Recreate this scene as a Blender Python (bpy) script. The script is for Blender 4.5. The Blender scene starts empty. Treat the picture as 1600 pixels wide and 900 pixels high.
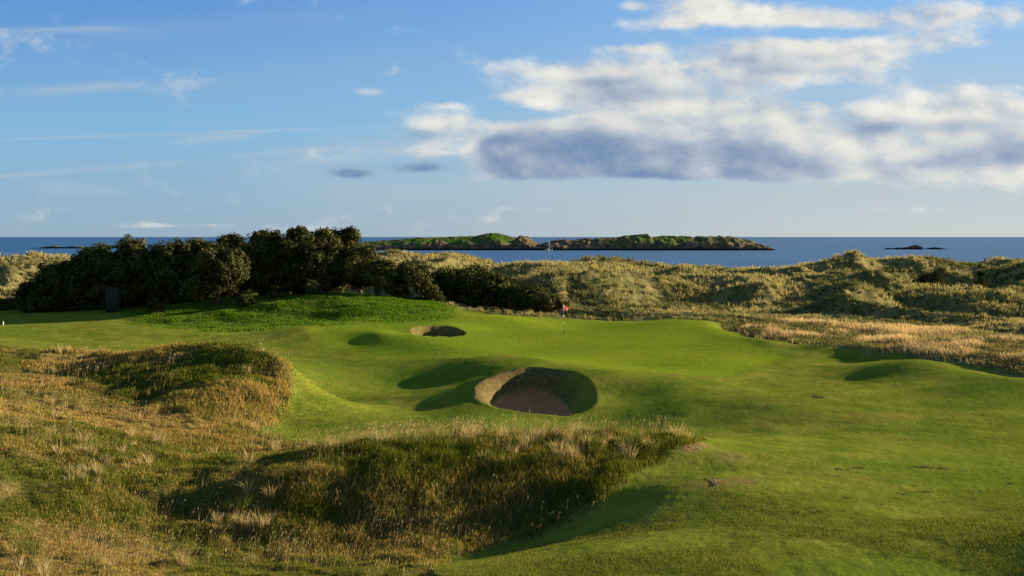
import bpy, math, random
import numpy as np

random.seed(7)
rng = np.random.default_rng(7)
scene = bpy.context.scene
COL = scene.collection

# ------------------------------------------------------------------ camera, sky, sun, exposure
F = 1700.0            # focal length in pixels of a 1600 px wide frame
HZ = 370.0            # horizon row in that frame
EYE = 22.0            # eye height above the sea
EXPOSURE = 1.86
SUN_AZ, SUN_EL = 70.0, 13.0      # degrees: to the right of the view direction, above the horizon

cam_d = bpy.data.cameras.new('camera')
cam = bpy.data.objects.new('camera', cam_d)
COL.objects.link(cam)
cam.location = (0, 0, EYE)
cam.rotation_euler = (math.radians(90), 0, 0)
cam_d.sensor_width = 36
cam_d.lens = 36 * F / 1600
cam_d.shift_y = -(450 - HZ) / 1600
cam_d.clip_start = 0.3
cam_d.clip_end = 200000
scene.camera = cam
scene.view_settings.view_transform = 'Standard'
scene.view_settings.look = 'None'
scene.view_settings.gamma = 1
scene.view_settings.use_curve_mapping = False
scene.view_settings.exposure = EXPOSURE
scene.cycles.max_bounces = 6
scene.cycles.transparent_max_bounces = 8

sun_d = bpy.data.lights.new('sun', 'SUN')
sun_d.energy = 5.0
sun_d.angle = math.radians(0.5)
sun_d.color = (1.0, 0.84, 0.62)
sun = bpy.data.objects.new('sun', sun_d)
COL.objects.link(sun)
sun.location = (60, 20, 80)
sun.rotation_euler = (math.radians(90 - SUN_EL), 0, math.radians(180 - SUN_AZ))


class N:
    """small helper to write node trees"""
    def __init__(self, tree):
        self.t = tree
        tree.nodes.clear()

    def new(self, kind, **kw):
        n = self.t.nodes.new(kind)
        for k, v in kw.items():
            setattr(n, k, v)
        return n

    def set(self, sock, v):
        if hasattr(v, 'is_output'):
            self.t.links.new(v, sock)
        elif v is not None:
            if isinstance(v, (tuple, list)) and len(v) == 3 and sock.type == 'RGBA':
                v = (*v, 1)
            sock.default_value = v

    def math(self, op, a, b=None, c=None, clamp=False):
        n = self.new('ShaderNodeMath', operation=op, use_clamp=clamp)
        for i, v in enumerate((a, b, c)):
            self.set(n.inputs[i], v) if v is not None else None
        return n.outputs[0]

    def vmath(self, op, a, b=None, c=None):
        n = self.new('ShaderNodeVectorMath', operation=op)
        for i, v in enumerate((a, b, c)):
            self.set(n.inputs[i], v) if v is not None else None
        return n.outputs['Value'] if op in ('DOT_PRODUCT', 'LENGTH') else n.outputs[0]

    def mix(self, f, a, b, blend='MIX'):
        n = self.new('ShaderNodeMix', data_type='RGBA', blend_type=blend)
        self.set(n.inputs[0], f)
        self.set(n.inputs[6], a)
        self.set(n.inputs[7], b)
        return n.outputs[2]

    def smooth(self, v, lo, hi, a=0.0, b=1.0):
        n = self.new('ShaderNodeMapRange', interpolation_type='SMOOTHSTEP')
        self.set(n.inputs[0], v)
        for i, x in zip((1, 2, 3, 4), (lo, hi, a, b)):
            n.inputs[i].default_value = x
        return n.outputs[0]

    def noise(self, vec, scale, detail=4, rough=0.55, dist=0.0):
        n = self.new('ShaderNodeTexNoise')
        self.set(n.inputs['Vector'], vec)
        n.inputs['Scale'].default_value = scale
        n.inputs['Detail'].default_value = detail
        n.inputs['Roughness'].default_value = rough
        n.inputs['Distortion'].default_value = dist
        return n.outputs['Fac']

    def attr(self, name):
        n = self.new('ShaderNodeAttribute', attribute_name=name)
        return n


world = bpy.data.worlds.new('World')
scene.world = world
world.use_nodes = True
w = N(world.node_tree)
SKY = 0.05
sky = w.new('ShaderNodeTexSky', sky_type='NISHITA')
sky.sun_disc = False
sky.sun_elevation = math.radians(SUN_EL)
sky.sun_rotation = math.radians(SUN_AZ)
sky.altitude = 0
sky.air_density = 1.0
sky.dust_density = 0.6
sky.ozone_density = 2.0
tc = w.new('ShaderNodeTexCoord').outputs['Generated']
sp = w.new('ShaderNodeSeparateXYZ')
w.set(sp.inputs[0], tc)
yy = w.math('MAXIMUM', sp.outputs[1], 0.04)
cu = w.math('DIVIDE', sp.outputs[0], yy)
cv = w.math('DIVIDE', sp.outputs[2], yy)
cb = w.new('ShaderNodeCombineXYZ')
w.set(cb.inputs[0], cu)
w.set(cb.inputs[1], cv)
uv = cb.outputs[0]


def blobs(lst, acc=0.0):
    """sum of soft elliptical cloud masses, each given by its bearing, height and size on the sky"""
    for (px, py, rx, ry, amp) in lst:
        c = ((px - 800) / F, (HZ - py) / F)
        ir = (F / rx, F / ry)
        v = w.vmath('MULTIPLY_ADD', uv, (ir[0], ir[1], 0), (-c[0] * ir[0], -c[1] * ir[1], 0))
        e = w.math('EXPONENT', w.math('MULTIPLY', w.vmath('DOT_PRODUCT', v, v), -1))
        acc = w.math('MULTIPLY_ADD', e, amp, acc)
    return acc


def streak(x0, y0, x1, y1, wd, amp, acc):
    """a thin line of high cloud between two bearings"""
    cx, cy = ((x0 + x1) / 2 - 800) / F, (HZ - (y0 + y1) / 2) / F
    dx, dy = (x1 - x0) / F, -(y1 - y0) / F
    L = math.hypot(dx, dy)
    dx, dy = dx / L, dy / L
    v = w.vmath('SUBTRACT', uv, (cx, cy, 0))
    a = w.math('MULTIPLY', w.vmath('DOT_PRODUCT', v, (dx, dy, 0)), 1.7 / L)
    b = w.math('MULTIPLY', w.vmath('DOT_PRODUCT', v, (-dy, dx, 0)), F / wd)
    a2 = w.math('MULTIPLY', a, a)
    r = w.math('ADD', w.math('MULTIPLY', a2, a2), w.math('MULTIPLY', b, b))
    return w.math('MULTIPLY_ADD', w.math('EXPONENT', w.math('MULTIPLY', r, -1)), amp, acc)


CLOUDS = [
    (900, 112, 130, 20, .75), (1060, 128, 190, 34, .85), (880, 152, 110, 16, .85), (1120, 175, 120, 22, .6), (905, 186, 24, 7, .7), (1180, 92, 110, 32, .8),
    (1300, 88, 150, 28, .8), (1430, 62, 130, 20, .55), (1000, 205, 190, 40, .7), (980, 245, 230, 42, 1.45),
    (840, 240, 95, 36, 1.3), (1150, 235, 160, 48, 1.1), (1330, 230, 190, 52, .85), (1420, 165, 120, 30, .4),
    (1560, 165, 130, 40, .8), (1460, 268, 170, 24, .9), (1580, 245, 90, 42, 1.0),
    (1110, 3, 90, 14, .75), (1200, 24, 160, 16, .8), (1500, 22, 140, 20, .8), (1330, 36, 90, 12, .6), (1035, 36, 80, 11, .65), (995, 8, 26, 10, .65),
    (995, 77, 70, 9, .6), (695, 192, 75, 20, .65), (665, 236, 50, 12, .6), (660, 263, 40, 8, .95), (553, 271, 32, 7, .95),
    (785, 326, 26, 8, .8), (772, 342, 22, 8, .75), (860, 326, 50, 6, .7), (635, 46, 42, 13, .5), (572, 144, 28, 8, .6), (700, 165, 28, 7, .5),
    (940, 293, 100, 6, .5), (1500, 328, 140, 5, .35), (1080, 325, 160, 5, .3), (290, 352, 110, 4, .45), (760, 280, 26, 5, .55), (450, 358, 60, 4, .35),
    (1010, 304, 250, 20, -2.2), (700, 250, 26, 18, -.35), (1290, 146, 70, 12, -.8), (820, 180, 70, 9, -.6), (1560, 98, 120, 18, -.4), (1260, 52, 130, 9, -.5), (1120, 195, 60, 7, -.3)]
DARK = [
    (775, 228, 34, 18, .8), (830, 240, 70, 38, .9), (900, 232, 70, 34, .75), (930, 262, 120, 20, .9), (1010, 240, 90, 30, .95), (1060, 262, 140, 20, .9), (1130, 246, 90, 26, .9),
    (1215, 258, 90, 22, .8), (1580, 240, 80, 24, .9), (1500, 250, 60, 12, .5), (1440, 258, 70, 8, .35),
    (930, 288, 150, 16, .9), (1090, 287, 160, 14, .85), (660, 265, 75, 18, 1.0), (553, 272, 70, 18, 1.0), (650, 212, 60, 10, .6), (930, 128, 90, 12, .55), (1040, 148, 120, 15, .7), (1150, 128, 70, 12, .5), (1330, 205, 110, 12, .5), (615, 205, 26, 18, .4),
    (1480, 195, 130, 13, .6), (1270, 110, 90, 10, .5), (1420, 75, 70, 8, .4)]
D = blobs(CLOUDS)
K = blobs(DARK)
warp = w.new('ShaderNodeTexNoise')
w.set(warp.inputs['Vector'], uv)
warp.inputs['Scale'].default_value = 9
warp.inputs['Detail'].default_value = 3
wv = w.vmath('MULTIPLY', w.vmath('SUBTRACT', warp.outputs['Color'], (.5, .5, .5)), (.016, .008, 0))
p1 = w.vmath('MULTIPLY', w.vmath('ADD', uv, wv), (14, 24, 1))
p2 = w.vmath('ADD', p1, (.16, .22, 0))
n1 = w.noise(p1, 1.0, 8, .60)
ns = w.noise(p1, 1.0, 4, .5)
n2 = w.noise(p2, 1.0, 4, .5)
n3 = w.noise(w.vmath('ADD', w.vmath('MULTIPLY', uv, (34, 52, 1)), (5, 5, 5)), 1.0, 6, .6)
big = w.noise(w.vmath('MULTIPLY', uv, (6, 11, 1)), 1.0, 3, .5)
nn = w.math('MULTIPLY_ADD', w.math('ADD', w.math('SUBTRACT', n1, .5), w.math('MULTIPLY', w.math('SUBTRACT', n3, .5), .55)), 1.75, w.math('MULTIPLY', w.math('SUBTRACT', big, .5), .7))
dens = w.math('ADD', D, nn)
alpha = w.smooth(dens, .12, .95)
emb = w.math('MULTIPLY_ADD', w.math('SUBTRACT', n3, .5), .2, w.math('SUBTRACT', ns, n2))
lit_w = w.math('MULTIPLY_ADD', emb, 1.7, .77)
lit_w = w.math('SUBTRACT', lit_w, w.math('MULTIPLY', w.math('MAXIMUM', w.math('SUBTRACT', dens, .9), 0), .22))
lit_w = w.math('MULTIPLY_ADD', w.math('SUBTRACT', big, .5), .35, lit_w)
lit_d = w.math('MULTIPLY_ADD', emb, 1.5, w.smooth(cu, -.06, .30, .10, .30))
lit_d = w.math('MULTIPLY_ADD', w.math('SUBTRACT', n1, .5), -.35, lit_d)
kk = w.smooth(w.math('MULTIPLY_ADD', w.math('ADD', w.math('SUBTRACT', n1, .5), w.math('MULTIPLY', w.math('SUBTRACT', n3, .5), .4)), 1.7, K), .08, .95)
lit = w.math('ADD', w.math('MULTIPLY', lit_w, w.math('SUBTRACT', 1.0, kk)), w.math('MULTIPLY', lit_d, kk), clamp=True)
S = 1.0 / (SKY * 2 ** EXPOSURE)
ramp = w.new('ShaderNodeValToRGB')
w.set(ramp.inputs[0], lit)
els = ramp.color_ramp.elements
els[0].position, els[0].color = 0.0, (.19, .29, .47, 1)
els[1].position, els[1].color = 1.0, (.87, .86, .80, 1)
for p_, c_ in ((.22, (.30, .385, .52, 1)), (.45, (.46, .53, .62, 1)), (.72, (.70, .71, .70, 1))):
    els.new(p_).color = c_
ccol = w.vmath('SCALE', ramp.outputs[0])
ccol.node.inputs['Scale'].default_value = S
C_ = 0.0
for st in ((-40, 50, 170, 45, 5, .55), (-40, 146, 310, 134, 9, .3), (60, 142, 190, 132, 6, .5), (-80, 221, 560, 199, 2.2, .42), (280, 222, 400, 208, 7, .45),
           (-60, 280, 270, 255, 4, .5), (380, 243, 520, 232, 4, .5), (60, 292, 190, 300, 9, .35), (430, 260, 720, 210, 26, .5), (480, 300, 900, 290, 22, .35),
           (900, 310, 1700, 300, 26, .35), (900, 170, 1800, 120, 75, .55), (1250, 290, 1800, 285, 40, .5), (120, 60, 560, 20, 20, .12), (300, 140, 700, 90, 28, .10)):
    C_ = streak(*st, C_)
cn = w.noise(w.vmath('MULTIPLY', w.vmath('ADD', uv, wv), (10, 70, 1)), 1.0, 5, .6)
C_ = w.math('MULTIPLY', C_, w.smooth(cn, .3, .75, .35, 1.0))
# pale sea air low down, clear blue above, warmer towards the sun
def air(stops):
    r_ = w.new('ShaderNodeValToRGB')
    w.set(r_.inputs[0], w.math('MULTIPLY', cv, 4.0))
    el_ = r_.color_ramp.elements
    el_[0].position, el_[0].color = stops[0][0], (*stops[0][1], 1)
    el_[1].position, el_[1].color = stops[-1][0], (*stops[-1][1], 1)
    for p_, c_ in stops[1:-1]:
        el_.new(p_).color = (*c_, 1)
    return r_.outputs[0]


airl = air([(0, (.30, .43, .56)), (.12, (.28, .44, .60)), (.4, (.22, .46, .71)), (.87, (.115, .305, .67)), (1, (.10, .28, .64))])
airr = air([(0, (.56, .62, .62)), (.15, (.48, .59, .65)), (.4, (.34, .56, .78)), (.87, (.25, .50, .86)), (1, (.22, .47, .84))])
airc = w.vmath('SCALE', w.mix(w.smooth(cu, -.40, .50), airl, airr))
airc.node.inputs['Scale'].default_value = S
base = w.mix(.94, sky.outputs[0], airc)
base = w.mix(C_, base, (.52 * S, .57 * S, .60 * S))
out = w.mix(alpha, base, ccol)
front = w.smooth(sp.outputs[1], .02, .12)
up = w.smooth(sp.outputs[2], -.006, -.002)
out = w.mix(w.math('MULTIPLY', front, up), sky.outputs[0], out)
bg = w.new('ShaderNodeBackground')
w.set(bg.inputs[0], out)
bg.inputs[1].default_value = SKY
wo = w.new('ShaderNodeOutputWorld')
w.set(wo.inputs[0], bg.outputs[0])

# ------------------------------------------------------------------ helpers: objects, meshes, noise


def tag(o, label=None, cat=None, group=None, kind=None):
    if label:
        o['label'] = label
    if cat:
        o['category'] = cat
    if group:
        o['group'] = group
    if kind:
        o['kind'] = kind
    return o


def empty(name, loc, label, cat, group=None):
    o = bpy.data.objects.new(name, None)
    o.location = loc
    o.empty_display_size = .3
    COL.objects.link(o)
    return tag(o, label, cat, group)


def mesh_obj(name, verts, faces, mat, parent=None, smooth=False, cols=None, attrs=None):
    """verts (n,3); faces: list of (m,k) int arrays; parented meshes are given in the parent's frame"""
    verts = np.asarray(verts, dtype=np.float32)
    me = bpy.data.meshes.new(name)
    me.vertices.add(len(verts))
    me.vertices.foreach_set('co', verts.ravel())
    faces = [np.asarray(f, dtype=np.int32) for f in faces if len(f)]
    loops = np.concatenate([f.ravel() for f in faces])
    sizes = np.concatenate([np.full(len(f), f.shape[1], dtype=np.int32) for f in faces])
    me.loops.add(len(loops))
    me.loops.foreach_set('vertex_index', loops)
    me.polygons.add(len(sizes))
    me.polygons.foreach_set('loop_start', np.concatenate([[0], np.cumsum(sizes)[:-1]]).astype(np.int32))
    me.polygons.foreach_set('loop_total', sizes)
    if smooth:
        me.polygons.foreach_set('use_smooth', np.ones(len(sizes), dtype=bool))
    me.update(calc_edges=True)
    if cols is not None:
        a = me.attributes.new('tint', 'FLOAT_COLOR', 'POINT')
        c = np.ones((len(verts), 4), dtype=np.float32)
        c[:, :3] = cols
        a.data.foreach_set('color', c.ravel())
    for k, v in (attrs or {}).items():
        a = me.attributes.new(k, 'FLOAT', 'POINT')
        a.data.foreach_set('value', np.asarray(v, dtype=np.float32).ravel())
    me.materials.append(mat)
    o = bpy.data.objects.new(name, me)
    COL.objects.link(o)
    if parent:
        o.parent = parent
    return o


def tube(points, radii, sides=8):
    """verts and faces of a tapered bar through points"""
    P = np.asarray(points, float)
    V, Fq = [], []
    for i, p in enumerate(P):
        d = P[min(i + 1, len(P) - 1)] - P[max(i - 1, 0)]
        d /= np.linalg.norm(d) + 1e-9
        a = np.cross(d, (0, 1, 0) if abs(d[1]) < .9 else (1, 0, 0))
        a /= np.linalg.norm(a)
        b = np.cross(d, a)
        for k in range(sides):
            t = 2 * math.pi * k / sides
            V.append(p + radii[i] * (a * math.cos(t) + b * math.sin(t)))
    for i in range(len(P) - 1):
        for k in range(sides):
            k2 = (k + 1) % sides
            Fq.append((i * sides + k, i * sides + k2, (i + 1) * sides + k2, (i + 1) * sides + k))
    c0, c1 = len(V), len(V) + 1
    V += [P[0], P[-1]]
    n = (len(P) - 1) * sides
    T = [(c0, (k + 1) % sides, k) for k in range(sides)] + [(c1, n + k, n + (k + 1) % sides) for k in range(sides)]
    return np.array(V), np.array(Fq), np.array(T)


def join(parts):
    V, Q, T, n = [], [], [], 0
    for v, q, t in parts:
        V.append(v)
        if len(q):
            Q.append(np.asarray(q) + n)
        if len(t):
            T.append(np.asarray(t) + n)
        n += len(v)
    return np.concatenate(V), [np.concatenate(x) for x in (Q, T) if x]


def hash2(ix, iy, seed):
    h = (ix.astype(np.int64) * 374761393 + iy.astype(np.int64) * 668265263 + seed * 974634777) & 0xffffffff
    h = ((h ^ (h >> 13)) * 1274126177) & 0xffffffff
    h = (h ^ (h >> 16)) & 0xffff
    return h / 65535.0


def vnoise(x, y, seed=0):
    ix, iy = np.floor(x), np.floor(y)
    fx, fy = x - ix, y - iy
    sx, sy = fx * fx * fx * (fx * (fx * 6 - 15) + 10), fy * fy * fy * (fy * (fy * 6 - 15) + 10)
    a, b = hash2(ix, iy, seed), hash2(ix + 1, iy, seed)
    c, d = hash2(ix, iy + 1, seed), hash2(ix + 1, iy + 1, seed)
    return (a + (b - a) * sx) * (1 - sy) + (c + (d - c) * sx) * sy - .5


def fbm(x, y, seed=0, oct=4, gain=.5):
    r, a = 0, 1
    for i in range(oct):
        r = r + a * vnoise(x * 2 ** i + 17.3 * i, y * 2 ** i - 9.1 * i, seed + i)
        a *= gain
    return r


def sstep(x, a, b):
    t = np.clip((x - a) / (b - a), 0, 1)
    return t * t * (3 - 2 * t)


def P(px, py, h):
    """a point of the ground: bearing px, dip py, h metres relative to the eye"""
    Y = -h * F / (py - HZ)
    return ((px - 800) / F * Y, Y, h)


def PX(px, Y):
    return (px - 800) / F * Y


# ------------------------------------------------------------------ the lie of the land
CTRL = [P(*a) for a in [
    # near edge, rising to the right
    (0, 900, -6.3), (200, 900, -6.4), (400, 900, -6.5), (600, 900, -6.5), (750, 900, -6.35), (900, 900, -6.2), (1100, 900, -6.0), (1300, 900, -5.9), (1600, 900, -5.8),
    # trough in front of the long grass mound
    (100, 835, -6.7), (250, 828, -7.1), (400, 837, -7.25), (520, 840, -7.3), (640, 843, -7.3), (760, 843, -7.25), (835, 838, -7.1),
    # mound in the foreground: crest and back
    (330, 782, -6.9), (430, 752, -6.5), (520, 729, -6.2), (600, 713, -6.1), (700, 702, -6.02), (800, 696, -5.97), (900, 694, -5.92), (1000, 697, -5.95), (1080, 693, -6.0),
    (480, 775, -6.65), (600, 765, -6.55), (720, 755, -6.5), (830, 745, -6.38), (930, 730, -6.15), (960, 770, -6.4),
    (540, 808, -7.0), (650, 803, -6.95), (760, 798, -6.9), (870, 800, -6.9), (1030, 715, -6.1),
    # near plateau on the right
    (1000, 775, -6.15), (1060, 757, -5.85), (1150, 742, -5.7), (1250, 738, -5.78), (1400, 745, -5.8), (1600, 765, -5.75), (930, 805, -6.65),
    (1000, 832, -6.25), (1100, 795, -5.95), (1250, 800, -5.85), (1450, 800, -5.8), (900, 850, -6.5), (1050, 850, -6.1),
    (1120, 702, -6.2), (1200, 708, -6.15), (1320, 712, -6.1), (1450, 718, -6.05), (1600, 722, -6.0),
    # left field
    (0, 780, -6.3), (150, 780, -6.6), (0, 690, -5.9), (60, 660, -5.95), (150, 720, -6.5), (250, 720, -6.85), (350, 705, -7.05), (460, 698, -7.2),
    (0, 620, -6.1), (100, 620, -6.5), (0, 560, -6.2), (100, 570, -6.4), (200, 650, -7.0), (300, 680, -7.2), (150, 655, -6.8),
    # grassy hummock on the left
    (185, 563, -6.1), (220, 556, -5.85), (280, 546, -5.55), (350, 539, -5.28), (410, 545, -5.45), (445, 558, -5.6), (465, 585, -7.1),
    (140, 580, -6.5), (230, 612, -6.7), (300, 648, -7.05), (380, 662, -7.35), (430, 650, -7.4), (455, 610, -7.35),
    (350, 574, -5.95), (290, 575, -6.05), (250, 588, -6.2), (330, 600, -6.25), (400, 610, -6.5), (430, 590, -6.3),
    # tee ground and its shaded back
    (0, 540, -6.75), (120, 545, -6.9), (230, 545, -7.0), (0, 503, -7.0), (120, 502, -6.95), (240, 506, -7.0), (0, 494, -7.1), (120, 494, -7.1), (300, 520, -7.1), (370, 522, -7.15),
    # mown valley
    (480, 560, -7.5), (520, 600, -7.6), (500, 650, -7.5), (560, 690, -7.5), (640, 680, -7.7), (760, 662, -7.65), (590, 575, -7.5),
    (640, 612, -7.82), (660, 640, -7.82), (600, 620, -7.85), (600, 590, -7.7), (680, 585, -7.5),
    # bulge round the near bunker
    (712, 622, -7.42), (735, 600, -7.18), (745, 612, -7.22), (692, 600, -7.62), (658, 605, -7.85), (740, 626, -7.35), (765, 637, -7.42), (840, 643, -7.48), (910, 638, -7.42), (960, 622, -7.25), (1000, 612, -7.05), (985, 600, -6.85), (940, 590, -6.7),
    (880, 580, -6.72), (830, 576, -6.75), (780, 584, -6.95), (750, 572, -6.95), (830, 568, -6.72), (920, 578, -6.62),
    (870, 664, -7.75), (960, 655, -7.55), (1040, 630, -7.1), (1050, 600, -6.8), (1000, 680, -7.6), (900, 680, -7.75), (1100, 685, -7.3),
    # mown mound left of the far bunker
    (420, 532, -7.1), (470, 520, -6.75), (530, 516, -6.66), (590, 520, -6.65), (660, 532, -6.9), (540, 553, -7.48), (470, 548, -7.5), (620, 552, -7.4), (720, 545, -7.05), (560, 535, -7.2),
    # far bunker surround
    (625, 519, -6.75), (640, 513, -6.6), (690, 514, -6.65), (725, 521, -6.9), (700, 534, -6.95), (700, 505, -6.5), (760, 510, -6.8), (640, 506, -6.6),
    (420, 522, -7.0), (500, 505, -6.8), (580, 499, -6.6),
    # green
    (880, 523, -7.05), (880, 508, -7.0), (960, 506, -6.98), (1080, 501, -6.6), (1020, 505, -6.8), (1130, 507, -6.7), (800, 500, -6.55), (740, 494, -6.4), (860, 501, -6.75), (920, 506, -7.0),
    (700, 570, -7.25), (800, 545, -7.15), (900, 555, -7.1), (1000, 540, -7.05), (1000, 575, -6.95), (1100, 530, -6.95), (1100, 570, -6.95),
    # green bank under the trees
    (300, 510, -7.1), (350, 502, -6.9), (420, 493, -6.6), (480, 478, -5.95), (540, 469, -5.55), (600, 482, -6.05), (660, 492, -6.45), (500, 495, -6.6), (580, 491, -6.35), (350, 488, -6.5), (430, 479, -6.0),
    # right fairway
    (1150, 600, -6.9), (1300, 610, -6.75), (1450, 615, -6.65), (1600, 620, -6.5), (1200, 650, -7.0), (1350, 660, -6.85), (1500, 660, -6.75), (1600, 670, -6.65), (1200, 690, -7.0), (1400, 695, -6.85), (1600, 708, -6.7),
    # mound at the right edge and hollow behind it
    (1385, 570, -6.3), (1440, 559, -6.0), (1510, 562, -6.0), (1590, 580, -6.1), (1340, 590, -6.8), (1450, 596, -6.5), (1550, 600, -6.3), (1380, 582, -6.62),
    (1200, 560, -7.0), (1280, 562, -7.05), (1340, 562, -7.0), (1160, 530, -6.75), (1200, 528, -6.6), (1260, 538, -6.65), (1340, 552, -6.75), (1420, 552, -6.5), (1500, 556, -6.1), (1600, 575, -5.9),
    # hay strip and hollow on the right
    (1200, 512, -6.5), (1300, 519, -6.55), (1400, 527, -6.5), (1500, 534, -6.35), (1600, 547, -6.15), (1300, 508, -7.1), (1400, 516, -7.0), (1500, 520, -7.0), (1600, 527, -6.9),
    (1300, 497, -7.8), (1450, 503, -8.2), (1600, 510, -8.0), (1200, 495, -7.6),
    (1150, 470, -8.2), (1250, 452, -6.3), (1350, 465, -7.3), (1450, 470, -7.8), (1540, 452, -6.5), (1600, 450, -6.3), (1330, 440, -7.0), (1200, 442, -7.4),
    (1600, 480, -8.0), (1500, 440, -7.6), (1400, 440, -8.0),
    # far dunes
    (950, 480, -7.6), (1020, 452, -6.2), (1080, 470, -7.6), (940, 445, -6.6), (880, 440, -6.6), (1000, 432, -6.6), (1100, 440, -7.4),
    (620, 400, -4.0), (660, 404, -4.5), (700, 402, -4.2), (750, 412, -5.6), (775, 411, -5.3), (830, 420, -6.8), (890, 414, -5.6), (940, 411, -5.3), (1000, 416, -5.8), (1100, 421, -6.8), (1180, 429, -7.9),
    (1240, 425, -6.9), (1300, 413, -5.0), (1345, 403, -3.8), (1390, 406, -4.2), (1425, 402, -3.7), (1470, 412, -4.9), (1520, 418, -5.6), (1600, 417, -5.4), (1650, 416, -5.3),
    (0, 402, -4.0), (60, 404, -4.3), (110, 410, -4.9), (30, 430, -6.0), (0, 455, -7.2), (60, 460, -7.3), (200, 412, -5.4), (400, 412, -5.6), (520, 408, -5.0),
]]
CTRL += [  # beyond the frame and towards the shore, in metres
    (-7, 12, -5.9), (0, 12, -6.1), (7, 12, -6.1), (-5, 7, -5.6), (5, 7, -6.0), (-12, 12, -5.5), (12, 12, -5.9), (10.2, 19.6, -5.45), (-22, 30, -5.6), (20, 30, -5.9), (-38, 50, -6.0), (38, 50, -6.3), (-60, 80, -6.8), (60, 80, -7.2), (-90, 120, -7.0),
    (90, 120, -7.0), (-150, 180, -6), (150, 180, -6), (25, 18, -5.4), (-25, 18, -5.2), (45, 35, -6.2), (-45, 35, -5.5),
    (-60, 120, -7), (-40, 120, -6.6), (-20, 118, -6.4), (-60, 160, -6.8), (-20, 150, -6.8), (0, 120, -7.4)]
for x in range(-240, 300, 40):
    CTRL += [(x, 285, -14), (x * 1.2, 345, -21), (x * 1.4, 410, -25)]
CTRL = np.array(CTRL)
# coincident controls upset the spline: keep the first of any pair closer than 1 % of its distance
uvc = np.stack([CTRL[:, 0] / CTRL[:, 1], np.log(CTRL[:, 1])], 1)
keep = []
for i in range(len(uvc)):
    if all(np.hypot(*(uvc[i] - uvc[j])) > .012 for j in keep):
        keep.append(i)
CTRL, uvc = CTRL[keep], uvc[keep]


def tps_kernel(r2):
    return .5 * r2 * np.log(r2 + 1e-12)


n_ = len(uvc)
A = np.zeros((n_ + 3, n_ + 3))
d2 = ((uvc[:, None, :] - uvc[None, :, :]) ** 2).sum(-1)
A[:n_, :n_] = tps_kernel(d2) + np.eye(n_) * 2e-5
A[:n_, n_] = 1
A[:n_, n_ + 1:] = uvc
A[n_, :n_] = 1
A[n_ + 1:, :n_] = uvc.T
TW = np.linalg.solve(A, np.concatenate([CTRL[:, 2], [0, 0, 0]]))


def tps(u, t):
    r = TW[n_] + TW[n_ + 1] * u + TW[n_ + 2] * t
    for i in range(n_):
        r = r + TW[i] * tps_kernel((u - uvc[i, 0]) ** 2 + (t - uvc[i, 1]) ** 2)
    return r


# ground sheet: a fan of rows, close together near the viewpoint and wider apart far away
NU, NT = 860, 900
u_in = np.linspace(-.51, .51, NU)
u_out = .51 + np.cumsum(np.linspace(.0014, .02, 56))
US = np.concatenate([-u_out[::-1], u_in, u_out])
T0, T1 = math.log(7.0), math.log(430.0)
TS = np.linspace(T0, T1, NT)
# the spline itself is smooth: solve it on a coarser lattice and refine
uc = np.linspace(US[0], US[-1], 560)
tcr = np.linspace(T0, T1, 460)
UC, TC = np.meshgrid(uc, tcr)
HC = tps(UC, TC)


def cubic_w(f):
    return (-.5 * f + f * f - .5 * f ** 3, 1 - 2.5 * f * f + 1.5 * f ** 3, .5 * f + 2 * f * f - 1.5 * f ** 3, -.5 * f * f + .5 * f ** 3)


def resample(Hc, xs, x0, dx, axis):
    n = Hc.shape[axis]
    g = (xs - x0) / dx
    i = np.clip(np.floor(g).astype(int), 0, n - 2)
    f = g - i
    ws = cubic_w(f)
    r = 0
    for k in range(4):
        idx = np.clip(i + k - 1, 0, n - 1)
        s = np.take(Hc, idx, axis)
        r = r + s * (ws[k][:, None] if axis == 0 else ws[k][None, :])
    return r


H = resample(resample(HC, US, uc[0], uc[1] - uc[0], 1), TS, tcr[0], tcr[1] - tcr[0], 0)
UU, TT = np.meshgrid(US, TS)
YY = np.exp(TT)
XX = UU * YY
print('ground base ready', H.shape)


def sample(G, X, Y):
    """bilinear look-up of a lattice array at ground points"""
    X, Y = np.asarray(X, float), np.asarray(Y, float)
    u, t = X / Y, np.log(Y)
    j = np.clip(np.searchsorted(US, u) - 1, 0, len(US) - 2)
    fj = np.clip((u - US[j]) / (US[j + 1] - US[j]), 0, 1)
    g = np.clip((t - T0) / (TS[1] - TS[0]), 0, NT - 1.001)
    i = g.astype(int)
    fi = g - i
    return (G[i, j] * (1 - fj) + G[i, j + 1] * fj) * (1 - fi) + (G[i + 1, j] * (1 - fj) + G[i + 1, j + 1] * fj) * fi


def hit(px, py, hmap):
    """where the line of sight with that bearing and dip first meets the ground"""
    Y = np.exp(np.linspace(math.log(9), math.log(400), 4000))
    X = (px - 800) / F * Y
    g = sample(hmap, X, Y) - (-(py - HZ) / F * Y)
    k = np.nonzero(g > 0)[0]
    k = k[0] if len(k) else len(Y) - 1
    return X[k], Y[k]


def inside(poly, X, Y):
    r = np.zeros(X.shape, bool)
    q = np.asarray(poly)
    for (x0, y0), (x1, y1) in zip(q, np.roll(q, -1, 0)):
        c = ((y0 > Y) != (y1 > Y)) & (X < (x1 - x0) * (Y - y0) / (y1 - y0 + 1e-12) + x0)
        r ^= c
    return r


def blur(m, n):
    m = m.astype(np.float32)
    for _ in range(2):
        for ax in (0, 1):
            c = np.cumsum(np.pad(m, [(n + 1, n) if a == ax else (0, 0) for a in (0, 1)], mode='edge'), ax)
            k = 2 * n + 1
            m = (np.take(c, np.arange(k, c.shape[ax]), ax) - np.take(c, np.arange(0, c.shape[ax] - k), ax)) / k
    return m


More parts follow.
